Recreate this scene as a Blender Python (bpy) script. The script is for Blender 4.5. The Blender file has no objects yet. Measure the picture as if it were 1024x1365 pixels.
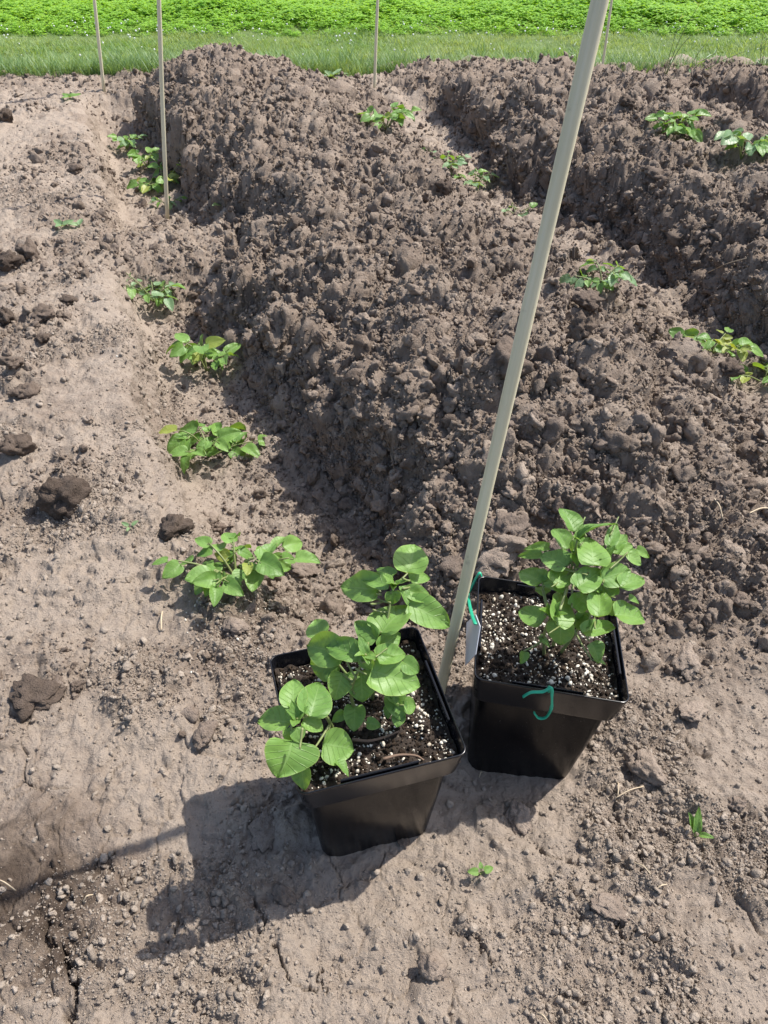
import bpy, bmesh, math, random
import numpy as np
from mathutils import Vector, Matrix, Euler, noise as mn

# ------------------------------------------------------------------ camera, sky, sun, exposure
FPX, PITCH, HC = 1061.0, 0.69, 0.9726          # focal length in photo pixels (1024 wide), pitch down, eye height
SUN_AZ, SUN_EL = math.radians(63.0), math.radians(57.0)   # azimuth clockwise from +Y
sc = bpy.context.scene
col = sc.collection
cam_d = bpy.data.cameras.new('camera'); cam = bpy.data.objects.new('camera', cam_d); col.objects.link(cam)
cam.location = (0, 0, HC); cam.rotation_euler = (math.pi/2 - PITCH, 0, 0)
cam_d.sensor_fit = 'HORIZONTAL'; cam_d.sensor_width = 36.0; cam_d.lens = 36.0*FPX/1024.0
cam_d.clip_start = 0.02; cam_d.clip_end = 3000
sc.camera = cam
w = bpy.data.worlds.new('World'); sc.world = w; w.use_nodes = True
nt = w.node_tree; nt.nodes.clear()
sky = nt.nodes.new('ShaderNodeTexSky'); sky.sky_type = 'NISHITA'; sky.sun_disc = False
sky.sun_elevation = SUN_EL; sky.sun_rotation = SUN_AZ; sky.air_density = 1.0; sky.dust_density = 2.0; sky.ozone_density = 1.0
bg = nt.nodes.new('ShaderNodeBackground'); bg.inputs[1].default_value = 0.13
wo = nt.nodes.new('ShaderNodeOutputWorld'); nt.links.new(sky.outputs[0], bg.inputs[0]); nt.links.new(bg.outputs[0], wo.inputs[0])
sun_d = bpy.data.lights.new('sun', 'SUN'); sun = bpy.data.objects.new('sun', sun_d); col.objects.link(sun)
sun_d.energy = 4.2; sun_d.angle = math.radians(0.55); sun_d.color = (1.0, 0.955, 0.89)
to_sun = Vector((math.cos(SUN_EL)*math.sin(SUN_AZ), math.cos(SUN_EL)*math.cos(SUN_AZ), math.sin(SUN_EL)))
sun.rotation_euler = to_sun.to_track_quat('Z', 'Y').to_euler(); sun.location = to_sun*8
vs = sc.view_settings; vs.view_transform = 'Standard'; vs.look = 'None'; vs.exposure = 0.66; vs.gamma = 1.0
vs.use_curve_mapping = False
sc.cycles.max_bounces = 6; sc.cycles.diffuse_bounces = 3; sc.cycles.transmission_bounces = 4
rng = np.random.default_rng(11); random.seed(5)
CP, SP = math.cos(PITCH), math.sin(PITCH)

def ray(px, py):
    dx = (px-512)/FPX; dy = -(py-682.5)/FPX
    return Vector((dx, CP+dy*SP, -SP+dy*CP))
def G(px, py, z=0.0):                          # the point of a photo pixel at height z
    v = ray(px, py); t = (z-HC)/v.z
    return Vector((v.x*t, v.y*t, z))
def GY(px, py, y):                             # the point of a photo pixel at distance y
    v = ray(px, py); t = y/v.y
    return Vector((v.x*t, y, HC+v.z*t))

# ------------------------------------------------------------------ noise
def h2(ix, iy, seed):
    n = (ix.astype(np.int64)*374761393 + iy.astype(np.int64)*668265263 + seed*1442695041) & 0xffffffff
    n = ((n ^ (n >> 13))*1274126177) & 0xffffffff
    n = ((n ^ (n >> 16))*2246822519) & 0xffffffff
    return ((n ^ (n >> 15)) & 0xffffff)/16777216.0
def vn(x, y, seed=0):
    ix = np.floor(x); iy = np.floor(y); fx = x-ix; fy = y-iy
    ix = ix.astype(np.int64); iy = iy.astype(np.int64)
    sx = fx*fx*fx*(fx*(fx*6-15)+10); sy = fy*fy*fy*(fy*(fy*6-15)+10)
    a = h2(ix, iy, seed); b = h2(ix+1, iy, seed); c = h2(ix, iy+1, seed); d = h2(ix+1, iy+1, seed)
    return ((a*(1-sx)+b*sx)*(1-sy)+(c*(1-sx)+d*sx)*sy)*2-1
def fbm(x, y, octv=4, seed=0, gain=0.5):
    s = np.zeros_like(x); a = 1.0; t = 0
    for i in range(octv):
        c, q = math.cos(0.7*i+0.3), math.sin(0.7*i+0.3)
        s += a*vn((x*c-y*q)*2**i+17.3*i, (x*q+y*c)*2**i-9.1*i, seed+i); t += a; a *= gain
    return s/t
def cells(x, y, size, seed, dens=0.8, sharp=0.5):
    X = x/size; Y = y/size; ix = np.floor(X).astype(np.int64); iy = np.floor(Y).astype(np.int64)
    best = np.zeros_like(x)
    for i in (-1, 0, 1):
        for j in (-1, 0, 1):
            cx = ix+i; cy = iy+j
            r0 = h2(cx, cy, seed); r1 = h2(cx, cy, seed+1); r2 = h2(cx, cy, seed+2); r3 = h2(cx, cy, seed+3)
            dx = X-(cx+r0); dy = Y-(cy+r1); rad = 0.32+0.5*r2
            d2 = (dx*dx+dy*dy)/(rad*rad)
            b = np.where((d2 < 1) & (r3 < dens), np.maximum(1-d2, 0)**sharp*rad, 0)
            best = np.maximum(best, b)
    return best*size
def ss(a, b, x):
    t = np.clip((x-a)/(b-a), 0, 1); return t*t*(3-2*t)

# ------------------------------------------------------------------ the plot: trenches and ridges run away to the upper left
NX, NY = 0.948, 0.317
PU = [-9, -.07, -.04, .012, .05, .25, .32, .385, .50, .66, .80, 1.0, 1.25, 1.40, 1.56, 1.62, 1.685, 1.84, 2.05, 2.2, 2.45, 2.7, 2.83, 2.98, 3.04, 3.11, 3.45, 3.7, 4.1, 4.24, 4.38, 4.5, 4.8, 9]
PZ = [0, 0, -.012, -.125, -.15, -.15, -.13, .05, .14, .165, .175, .115, -.04, -.088, -.09, -.07, .085, .135, .165, .17, .12, .01, -.085, -.09, -.06, .08, .18, .17, -.02, -.08, -.08, .02, .15, .12]
NLX = [-3, -.6, -.32, -.22, -.10, .1, .3, .42, .7, 1.2, 3]
NLY = [1.5, 1.3, 1.02, .86, .80, .80, .80, .76, .76, .74, .70]
def zones(x, y):
    wu = 0.12*fbm(x*2.1, y*2.1, 2, 40) + 0.06*fbm(x*6.5, y*6.5, 3, 41)
    u = NX*x + NY*y + wu*ss(-.1, .3, NX*x+NY*y) + 0.022*fbm(x*5, y*5, 3, 45)
    v = -NY*x + NX*y
    yn = np.interp(x, NLX, NLY) + 0.05*fbm(x*7, y*7, 3, 42)
    return u, v, yn
def base_height(x, y):
    u, v, yn = zones(x, y)
    p = np.interp(u, PU, PZ)
    near_r = ss(0.0, 0.62, y-yn); near_t = ss(0.02, 0.26, y-yn)
    far_r = 1-ss(4.1, 5.1, y+0.10*vn(x*1.3, y*0+3.1, 9)); far_t = 1-ss(4.30, 4.75, y)
    p = np.where(p > 0, p*near_r*(0.22+0.78*far_r), p*near_t*far_t)
    dam = np.exp(-((v-2.68)/.21)**4)*ss(-.15, 0.0, u)*(1-ss(.35, .55, u))
    p = p*(1-dam*(p < 0)) - 0.015*dam
    on = ss(.25, .6, u)*near_r
    p += on*(0.055*fbm(x*3.1, y*3.1, 3, 50) + 0.02*fbm(x*11, y*11, 2, 52))
    p += .075*np.exp(-(((x+.78)/.24)**2+((y-4.55)/.30)**2)) + .035*np.exp(-(((x-.55)/.5)**2+((y-4.6)/.28)**2))
    fade = 1-ss(5.0, 5.4, y)
    p += 0.014*fbm(x*2.2, y*2.2, 3, 54)*fade*(1-ss(-.2,.1,.62-np.abs(y-.25)))
    # the two pots stand on trodden, level patches
    for (cx, cy, z) in ((-.026, .576, 0.0), (.1925, .690, -.018)):
        k = np.exp(-(((x-cx)**2+(y-cy)**2)/.13**2)**2); p = p*(1-k)+z*k
    return p
BANK = [(30, 340, .16), (30, 430, .16), (60, 410, .12), (15, 520, .10), (90, 640, .08), (20, 690, .07), (40, 925, .06), (330, 850, .08), (70, 210, .2), (390, 830, .08)]
def loose(x, y):
    u, v, yn = zones(x, y)
    L = ss(-.05, .22, y-yn+.06*fbm(x*14, y*14, 3, 62))*ss(.02, .16, u)
    fl = (ss(.05, .1, u)*(1-ss(.27, .36, u)) + ss(1.36, 1.42, u)*(1-ss(1.5, 1.6, u)) + ss(2.80, 2.85, u)*(1-ss(2.93, 3.0, u)))
    L = L*(1-.55*np.clip(fl, 0, 1))
    L = np.maximum(L, 0.8*ss(.15, .5, fbm(x*2.3+5, y*2.3, 3, 60))*ss(-.5, -.25, u)*ss(1.4, 1.8, y)*.6)
    for (px, py, rr_) in BANK: q = G(px, py); L = np.maximum(L, .75*np.exp(-((x-q.x)**2/rr_**2+(y-q.y)**2/(1.6*rr_)**2))*ss(-.2, .3, fbm(x*12, y*12, 2, 64)))
    L = np.maximum(L, ss(4.35, 4.75, y)*(.45+.5*ss(-.2, .5, u)))
    L = np.maximum(L, .55*np.exp(-((v-2.62)/.16)**4)*ss(-.55, -.1, u)*(1-ss(.5, .7, u)))
    return L*(1-ss(5.0, 5.25, y))
CRACKS = [[(60,1235),(78,1268),(100,1300),(102,1335),(92,1364)], [(818,1058),(822,1090),(840,1108),(846,1135),(856,1176)],
          [(815,1235),(822,1250),(842,1248),(872,1258)], [(822,1250),(820,1270)], [(830,1222),(822,1238)], [(1021,1125),(1018,1160),(1023,1180)],
          [(990,1090),(984,1120),(1000,1150)], [(365,1268),(375,1290),(396,1318),(425,1320)], [(430,1300),(436,1325)], [(975,1225),(966,1262),(980,1276)],
          [(893,1098),(902,1108),(918,1104)], [(720,1130),(738,1150),(770,1150)], [(890,970),(930,1010),(960,1012)], [(225,1255),(243,1228)],
          [(500,1055),(530,1062),(560,1052)], [(340,1205),(352,1240)], [(600,1245),(640,1255),(650,1290)]]
def seg_dist(x, y, a, b):
    ax, ay, bx, by = a.x, a.y, b.x, b.y
    dx, dy = bx-ax, by-ay
    t = np.clip(((x-ax)*dx+(y-ay)*dy)/(dx*dx+dy*dy), 0, 1)
    return np.hypot(x-ax-t*dx, y-ay-t*dy)
_us = np.linspace(-2, 6, 4001); _pz = np.interp(_us, PU, PZ); _arc = np.concatenate([[0], np.cumsum(np.hypot(np.diff(_us), np.diff(_pz)))])-2; _arc -= np.interp(0, _us, _arc)
def detail(x, y, L, D):
    u0 = zones(x, y)[0]; ex = (np.interp(u0, _us, _arc)-u0)*ss(.75, 1.3, y)*(1-ss(4.3, 5.0, y))*1.1
    x = x+NX*ex; y = y+NY*ex
    wx = x + 0.010*fbm(x*38, y*38, 2, 70); wy = y + 0.010*fbm(x*38+4, y*38, 2, 74)
    d = np.zeros_like(x)
    big = cells(wx, wy, .115, 80, .45, .6)*.50
    mid = cells(wx*1.1, wy, .055, 84, .65, .55)*.62
    sml = cells(wx, wy*1.1, .026, 88, .8, .5)*.62
    tin = cells(wx, wy, .0125, 92, .85, .5)*.6
    d += L*(big*.8 + mid*.85 + sml*1.05 + tin*1.15 + 0.020*fbm(x*24, y*24, 4, 96, .66) + .009*fbm(x*85, y*85, 3, 98, .7))
    f = 1-L
    patch = ss(-.10, .40, fbm(x*6.5, y*6.5, 3, 100))
    lump = ss(-.05, .5, fbm(x*13+3, y*13, 3, 104)) + .5*ss(.0, .45, fbm(x*31+3, y*31, 3, 105))
    d += f*(0.0055*fbm(x*34, y*34, 5, 106, .66) + lump*.009 + patch*(sml*.34+tin*.55) + tin*.16 + cells(wx, wy, .06, 110, .30, .7)*.26*patch)
    # little scarps of broken crust
    e = fbm(x*9+1, y*9, 4, 112); d += f*0.008*ss(-.02, .02, e)*ss(0, .4, fbm(x*3, y*3+8, 2, 115))
    d += f*(.0032*np.abs(fbm(x*75, y*75, 3, 107, .7)) - .0035*ss(.1, .5, fbm(x*48+7, y*48, 3, 108)))*(.5+patch)
    e = fbm(x*17+1, y*17, 4, 117); d += f*0.005*ss(-.02, .02, e)*ss(0, .4, fbm(x*5+3, y*5+8, 2, 119))
    return d
def edge_cracks(x, y, size, seed, wd):
    x = x+.30*size*fbm(x/size*1.3, y/size*1.3, 3, seed+7, .6); y = y+.30*size*fbm(x/size*1.3+5, y/size*1.3, 3, seed+8, .6)
    X = x/size; Y = y/size; ix = np.floor(X).astype(np.int64); iy = np.floor(Y).astype(np.int64); f1 = np.full_like(x, 9.); f2 = np.full_like(x, 9.)
    for i in (-1, 0, 1):
        for j in (-1, 0, 1):
            d = np.hypot(X-(ix+i+h2(ix+i, iy+j, seed)), Y-(iy+j+h2(ix+i, iy+j, seed+1)))
            f2 = np.minimum(f2, np.maximum(f1, d)); f1 = np.minimum(f1, d)
    return np.exp(-((f2-f1)*size/wd)**2)
def crack_height(x, y):
    c = -.0075*edge_cracks(x, y, .16, 310, .0026)*ss(.0, .35, fbm(x*4.2+2, y*4.2, 3, 320))*(1-loose(x, y)) - .004*edge_cracks(x, y, .06, 330, .0018)*ss(.05, .35, fbm(x*5.2+7, y*5.2, 3, 322))*(1-loose(x, y))
    wx = x + 0.011*fbm(x*70, y*70, 3, 120, .65); wy = y + 0.011*fbm(x*70, y*70+9, 3, 122, .65)
    for i, pl in enumerate(CRACKS):
        pts = [G(*q) for q in pl]
        for a, b in zip(pts[:-1], pts[1:]):
            m = (x > min(a.x, b.x)-.03) & (x < max(a.x, b.x)+.03) & (y > min(a.y, b.y)-.03) & (y < max(a.y, b.y)+.03)
            if not m.any(): continue
            d = seg_dist(wx[m], wy[m], a, b)
            wd = (.0016 if i else .0028)*(1+.5*vn(x[m]*40, y[m]*40, 124))
            c[m] = np.minimum(c[m], -(.011 if i else .02)*np.exp(-(d/wd)**2))
    return c
def height(x, y):
    x = np.atleast_1d(np.asarray(x, float)); y = np.atleast_1d(np.asarray(y, float))
    L = loose(x, y); return base_height(x, y) + detail(x, y, L, None)
GV = None                                      # the soil sheet's vertices: x, y, z, photo px, photo py, depth
def HZ(x, y):
    m = (np.abs(GV[0]-x) < .014+.004*y) & (np.abs(GV[1]-y) < .014+.004*y)
    return float(np.median(GV[2][m])) if m.any() else 0.0
def hit(px, py, off=0.0):                      # the point of the soil that a photo pixel looks at
    m = (np.abs(GV[3]-px) < 3.5) & (np.abs(GV[4]-py) < 3.5)
    if not m.any(): return G(px, py)
    i = np.argmin(GV[5][m]); return Vector((GV[0][m][i], GV[1][m][i], GV[2][m][i]))

# ------------------------------------------------------------------ materials
MATS = {}
def mat(name):
    m = bpy.data.materials.new(name); m.use_nodes = True; MATS[name] = m
    t = m.node_tree; t.nodes.clear()
    o = t.nodes.new('ShaderNodeOutputMaterial'); p = t.nodes.new('ShaderNodeBsdfPrincipled'); t.links.new(p.outputs[0], o.inputs[0])
    return m, t, p, o
class NB:
    def __init__(s, t): s.t = t
    def n(s, typ, **k):
        nd = s.t.nodes.new(typ)
        for a, b in k.items(): setattr(nd, a, b)
        return nd
    def l(s, a, b): s.t.links.new(a, b)
    def noise(s, scale, det=4, rough=.6, vec=None):
        n = s.n('ShaderNodeTexNoise'); n.inputs['Scale'].default_value = scale; n.inputs['Detail'].default_value = det; n.inputs['Roughness'].default_value = rough
        if vec is not None: s.l(vec, n.inputs['Vector'])
        return n.outputs[0]
    def ramp(s, fac, stops):
        r = s.n('ShaderNodeValToRGB'); e = r.color_ramp.elements
        e[0].position, e[0].color = stops[0][0], (*stops[0][1], 1); e[1].position, e[1].color = stops[-1][0], (*stops[-1][1], 1)
        for p_, c_ in stops[1:-1]:
            q = e.new(p_); q.color = (*c_, 1)
        s.l(fac, r.inputs[0]); return r.outputs[0]
    def mix(s, fac, a, b, mode='MIX'):
        m = s.n('ShaderNodeMix', data_type='RGBA', blend_type=mode)
        for sock, v in ((m.inputs[0], fac), (m.inputs[6], a), (m.inputs[7], b)):
            if isinstance(v, (int, float)): sock.default_value = v
            elif isinstance(v, tuple): sock.default_value = (*v, 1)
            else: s.l(v, sock)
        return m.outputs[2]
    def math(s, op, a, b=None, clamp=False):
        m = s.n('ShaderNodeMath', operation=op, use_clamp=clamp)
        for sock, v in ((m.inputs[0], a), (m.inputs[1], b)):
            if v is None: continue
            if isinstance(v, (int, float)): sock.default_value = v
            else: s.l(v, sock)
        return m.outputs[0]
    def bump(s, h, strength, dist, p, prev=None):
        b = s.n('ShaderNodeBump'); b.inputs['Strength'].default_value = strength; b.inputs['Distance'].default_value = dist
        s.l(h, b.inputs['Height'])
        if prev is not None: s.l(prev, b.inputs['Normal'])
        if p is not None: s.l(b.outputs[0], p.inputs['Normal'])
        return b.outputs[0]
PALE, MIDB, DARK = (.370, .304, .246), (.238, .186, .146), (.098, .073, .056)
def soil_material():
    m, t, p, o = mat('soil'); b = NB(t)
    geo = b.n('ShaderNodeNewGeometry'); pos = geo.outputs['Position']
    dry = b.n('ShaderNodeAttribute', attribute_name='dry').outputs['Fac']
    n1 = b.noise(5, 2, .6, pos); n2 = b.noise(38, 3, .65, pos); n3 = b.noise(240, 4, .85, pos)
    f = b.math('ADD', dry, b.math('MULTIPLY', b.math('SUBTRACT', n2, .5), 1.05))
    f = b.math('ADD', f, b.math('MULTIPLY', b.math('SUBTRACT', n1, .5), .5), clamp=True)
    c = b.ramp(f, [(0, DARK), (.45, MIDB), (1, PALE)])
    c = b.mix(b.math('MULTIPLY', b.math('SUBTRACT', n3, .32), .9, True), c, b.mix(1.0, c, (1.32, 1.30, 1.27), 'MULTIPLY'))
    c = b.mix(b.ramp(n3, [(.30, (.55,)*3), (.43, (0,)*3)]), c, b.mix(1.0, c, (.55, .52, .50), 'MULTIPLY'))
    b.l(c, p.inputs['Base Color']); p.inputs['Roughness'].default_value = .95; p.inputs['Specular IOR Level'].default_value = .15
    b.bump(b.math('ADD', b.math('MULTIPLY', n2, 2.0), n3), 1.0, .0058, p)
    return m
def clod_material(name, c0, c1, c2, crumb=False):
    m, t, p, o = mat(name); b = NB(t)
    tc = b.n('ShaderNodeTexCoord').outputs['Object']; oi = b.n('ShaderNodeObjectInfo')
    geo = b.n('ShaderNodeNewGeometry'); pos = geo.outputs['Position']
    n2 = b.noise(45, 2, .65, pos); n3 = b.noise(230, 3, .75, pos)
    f = b.math('ADD', b.math('MULTIPLY', oi.outputs['Random'], .75), b.math('MULTIPLY', b.math('SUBTRACT', n2, .38), 1.1), clamp=True)
    c = b.ramp(f, [(0, c0), (.5, c1), (1, c2)])
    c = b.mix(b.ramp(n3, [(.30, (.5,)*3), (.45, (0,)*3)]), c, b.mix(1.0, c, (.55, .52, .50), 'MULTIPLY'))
    b.l(c, p.inputs['Base Color']); p.inputs['Roughness'].default_value = .95; p.inputs['Specular IOR Level'].default_value = .15
    b.bump(n3, 1.0, .0048, p)
    return m
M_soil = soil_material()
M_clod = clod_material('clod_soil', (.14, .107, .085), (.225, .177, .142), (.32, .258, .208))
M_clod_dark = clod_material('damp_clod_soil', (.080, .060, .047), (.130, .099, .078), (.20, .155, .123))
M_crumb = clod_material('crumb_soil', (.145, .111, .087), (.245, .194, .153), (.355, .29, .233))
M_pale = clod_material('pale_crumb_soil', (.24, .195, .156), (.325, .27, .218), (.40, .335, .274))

# ------------------------------------------------------------------ object helpers
def tag(o, label=None, cat=None, group=None, kind=None):
    if label: o['label'] = label
    if cat: o['category'] = cat
    if group: o['group'] = group
    if kind: o['kind'] = kind
    return o
def empty(name, loc, label, cat, group=None):
    o = bpy.data.objects.new(name, None); col.objects.link(o); o.location = loc; o.empty_display_size = .05
    return tag(o, label, cat, group)
def link(name, me, parent=None, M=None, mtl=None):
    o = bpy.data.objects.new(name, me); col.objects.link(o)
    if mtl is not None and not me.materials: me.materials.append(mtl)
    if parent is not None: o.parent = parent
    if M is not None: o.matrix_basis = M
    return o
def np_mesh(name, V, F, smooth=True):
    me = bpy.data.meshes.new(name); V = np.asarray(V, np.float32); F = np.asarray(F, np.int32); k = F.shape[1]
    me.vertices.add(len(V)); me.vertices.foreach_set('co', V.ravel())
    me.loops.add(F.size); me.loops.foreach_set('vertex_index', F.ravel())
    me.polygons.add(len(F)); me.polygons.foreach_set('loop_start', np.arange(0, F.size, k, dtype=np.int32))
    me.update(calc_edges=True)
    if smooth: me.polygons.foreach_set('use_smooth', np.ones(len(F), bool))
    return me
def grid_faces(nr, nc):
    i = np.arange(nr*nc).reshape(nr, nc)
    return np.stack([i[:-1, :-1], i[:-1, 1:], i[1:, 1:], i[1:, :-1]], -1).reshape(-1, 4)
def tube(path, radii, n=8, cap=True, flat=None):
    """tapered tube along a polyline; flat=(a,b) squashes the section to a ribbon"""
    path = [Vector(p) for p in path]; V = []; F = []
    if not hasattr(radii, '__len__'): radii = [radii]*len(path)
    up = Vector((0, 0, 1))
    for i, p in enumerate(path):
        d = (path[min(i+1, len(path)-1)]-path[max(i-1, 0)]).normalized()
        a = d.cross(up)
        if a.length < .05: a = d.cross(Vector((1, 0, 0)))
        a.normalize(); bb = a.cross(d).normalized()
        for k in range(n):
            an = 2*math.pi*k/n; fa, fb = flat or (1, 1)
            V.append(p + a*math.cos(an)*radii[i]*fa + bb*math.sin(an)*radii[i]*fb)
    for i in range(len(path)-1):
        for k in range(n):
            F.append((i*n+k, i*n+(k+1) % n, (i+1)*n+(k+1) % n, (i+1)*n+k))
    if cap: F.append(tuple(range(n-1, -1, -1))); F.append(tuple(range((len(path)-1)*n, len(path)*n)))
    me = bpy.data.meshes.new('tube'); me.from_pydata([tuple(v) for v in V], [], F); me.update()
    for pl in me.polygons: pl.use_smooth = True
    return me
def spline(pts, n=6):
    pts = [Vector(p) for p in pts]; out = []
    P = [pts[0]*2-pts[1]]+pts+[pts[-1]*2-pts[-2]]
    for i in range(1, len(P)-2):
        for k in range(n):
            t = k/n; a, b, c, d = P[i-1], P[i], P[i+1], P[i+2]
            out.append(.5*((2*b)+(c-a)*t+(2*a-5*b+4*c-d)*t*t+(3*b-a-3*c+d)*t**3))
    out.append(pts[-1]); return out

# ------------------------------------------------------------------ soil sheet
def build_ground():
    ys = [-1.2, -.8, -.5, -.25, -.05, .08, .16]
    y = .21
    while y < 5.55:
        ys.append(y); y += .0029*(math.hypot(y, HC)/1.14)**1.28
    ys += [5.6, 5.7, 5.9]
    ys = np.array(ys)
    inn = np.linspace(-1.06, 1.06, 800)
    st = 1.06+np.cumsum(np.linspace(.006, .05, 52)); us = np.concatenate([-st[::-1], inn, st])
    X = us[None, :]*(.33+.372*np.maximum(ys, .0))[:, None]; Y = np.repeat(ys[:, None], len(us), 1)
    x = X.ravel(); yv = Y.ravel()
    L = loose(x, yv)
    z = base_height(x, yv); dd = detail(x, yv, L, None); e_ = .012
    gx = (base_height(x+e_, yv)-z)/e_; gy = (base_height(x, yv+e_)-z)/e_; nl = np.sqrt(gx*gx+gy*gy+1); kk = ss(.8, 1.1, yv)*(1-ss(4.8, 5.1, yv))
    x1 = x-gx/nl*dd*kk; y1 = yv-gy/nl*dd*kk; z = z+dd*(1-kk+kk/nl)
    nr = yv < 1.3
    z[nr] += crack_height(x[nr], yv[nr])
    z -= .12*ss(5.25, 5.6, yv)
    global GV
    dep = y1*CP-(z-HC)*SP; GV = np.stack([x1, y1, z, 512+FPX*x1/dep, 682.5-FPX*(y1*SP+(z-HC)*CP)/dep, dep, nl])
    GV = GV[:, (yv > .1) & (yv < 5.5) & (dep > .2)]
    me = np_mesh('ground', np.stack([x1, y1, z], 1), grid_faces(len(ys), len(us)))
    # how dry and pale the crust is: damp diggings are darker, the trodden bank and path are bleached
    u, v, yn = zones(x, yv)
    dry = .96 - .42*L + .16*fbm(x*3, yv*3, 3, 130)
    for (px, py, r, a) in ((30,1160,.15,.55), (10,1230,.10,.4), (70,1270,.06,.3), (35,905,.09,.4), (500,1330,.07,.2), (585,1300,.05,.25), (320,800,.16,.35), (300,880,.08,.15),
                           (640,1090,.05,.2), (965,1250,.08,.2)):
        q = G(px, py); dry -= 1.35*a*np.exp(-(((x-q.x)**2+(yv-q.y)**2)/r**2))*(.75+.5*fbm(x*20, yv*20, 3, 133))
    dry -= (1-L)*(.30*ss(-.10, .40, fbm(x*6.5, yv*6.5, 3, 100)) - .10 + .22*ss(.05, .5, fbm(x*2.1+9, yv*2.1, 3, 136)))
    # floors of the trenches are trampled and paler again
    fl = ss(1.36, 1.42, u)*(1-ss(1.5, 1.58, u)) + ss(2.80, 2.85, u)*(1-ss(2.93, 3.0, u))
    dry += .28*fl*ss(2.0, 2.6, yv)
    dry += .12*ss(.85, 1.2, u)*(1-ss(1.3, 1.4, u))
    a = me.attributes.new('dry', 'FLOAT', 'POINT'); a.data.foreach_set('value', np.clip(dry, 0, 1).astype(np.float32))
    o = link('ground', me, mtl=M_soil); tag(o, kind='structure')
    return o
build_ground()

# ------------------------------------------------------------------ scatter (geometry-node instances inside one 'stuff' object)
def scatter(name, P, R, S, idx, templates, label, cat):
    me = bpy.data.meshes.new(name); n = len(P)
    me.vertices.add(n); me.vertices.foreach_set('co', np.asarray(P, np.float32).ravel())
    for nm, ty, dat, key in (('rot', 'FLOAT_VECTOR', R, 'vector'), ('scl', 'FLOAT_VECTOR', S, 'vector')):
        a = me.attributes.new(nm, ty, 'POINT'); a.data.foreach_set(key, np.asarray(dat, np.float32).ravel())
    a = me.attributes.new('idx', 'INT', 'POINT'); a.data.foreach_set('value', np.asarray(idx, np.int32))
    o = link(name, me); tag(o, label, cat, kind='stuff')
    c = bpy.data.collections.new(name+'_templates')
    for i, tm in enumerate(templates):
        to = bpy.data.objects.new('%s_piece_%02d' % (name, i), tm); c.objects.link(to)
    g = bpy.data.node_groups.new(name+'_nodes', 'GeometryNodeTree')
    g.interface.new_socket('Geometry', in_out='INPUT', socket_type='NodeSocketGeometry'); g.interface.new_socket('Geometry', in_out='OUTPUT', socket_type='NodeSocketGeometry')
    gi = g.nodes.new('NodeGroupInput'); go = g.nodes.new('NodeGroupOutput'); ip = g.nodes.new('GeometryNodeInstanceOnPoints')
    ci = g.nodes.new('GeometryNodeCollectionInfo'); ci.inputs['Collection'].default_value = c
    ci.inputs['Separate Children'].default_value = True; ci.inputs['Reset Children'].default_value = True
    g.links.new(gi.outputs[0], ip.inputs['Points']); g.links.new(ci.outputs[0], ip.inputs['Instance'])
    ip.inputs['Pick Instance'].default_value = True
    def na(nm, ty, sock):
        a = g.nodes.new('GeometryNodeInputNamedAttribute'); a.data_type = ty; a.inputs['Name'].default_value = nm
        g.links.new(a.outputs['Attribute'], sock)
    na('idx', 'INT', ip.inputs['Instance Index']); na('scl', 'FLOAT_VECTOR', ip.inputs['Scale'])
    er = g.nodes.new('FunctionNodeEulerToRotation'); na('rot', 'FLOAT_VECTOR', er.inputs[0]); g.links.new(er.outputs[0], ip.inputs['Rotation'])
    g.links.new(ip.outputs[0], go.inputs[0])
    md = o.modifiers.new('scatter', 'NODES'); md.node_group = g
    return o
def clod_mesh(name, sub, seed, m, rough=.28, facets=5):
    bm = bmesh.new(); bmesh.ops.create_icosphere(bm, subdivisions=sub, radius=1)
    r = random.Random(seed); off = Vector((seed*3.7, seed*1.9, seed*.7))
    planes = [(Vector((r.gauss(0, 1), r.gauss(0, 1), r.gauss(0, .8))).normalized(), r.uniform(.55, .85)) for _ in range(facets)]
    sx, sy, sz = r.uniform(.8, 1.25), r.uniform(.75, 1.1), r.uniform(.6, .85)
    def F1(q): return mn.voronoi(q+off)[0][0]
    for v in bm.verts:
        p = v.co.copy(); k = 1+rough*(mn.noise(p*1.1+off)+.7*mn.noise(p*2.3+off)+.35*mn.noise(p*4.7+off))
        if sub > 1: k += .34*(.45-F1(p*1.9)) + .24*(.4-F1(p*4.3)) + .10*mn.noise(p*8+off)
        if sub > 2: k += .17*(.4-F1(p*9.0)) + .11*mn.noise(p*17+off) + .08*mn.noise(p*31+off)
        p = p*k
        for nrm, d in planes:
            e = p.dot(nrm)-d
            if e > 0: p -= nrm*e*.6
        v.co = Vector((p.x*sx, p.y*sy, p.z*sz))
    me = bpy.data.meshes.new(name); bm.to_mesh(me); bm.free()
    for pl in me.polygons: pl.use_smooth = sub > 1
    me.materials.append(m); return me
def in_view(n, y0, y1, pw, margin=1.12):
    """random ground points, denser nearby"""
    t = rng.random(n); y = (y0**pw+(y1**pw-y0**pw)*t)**(1/pw)
    x = rng.uniform(-1, 1, n)*(.33+.372*y)*margin
    return x, y
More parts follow.
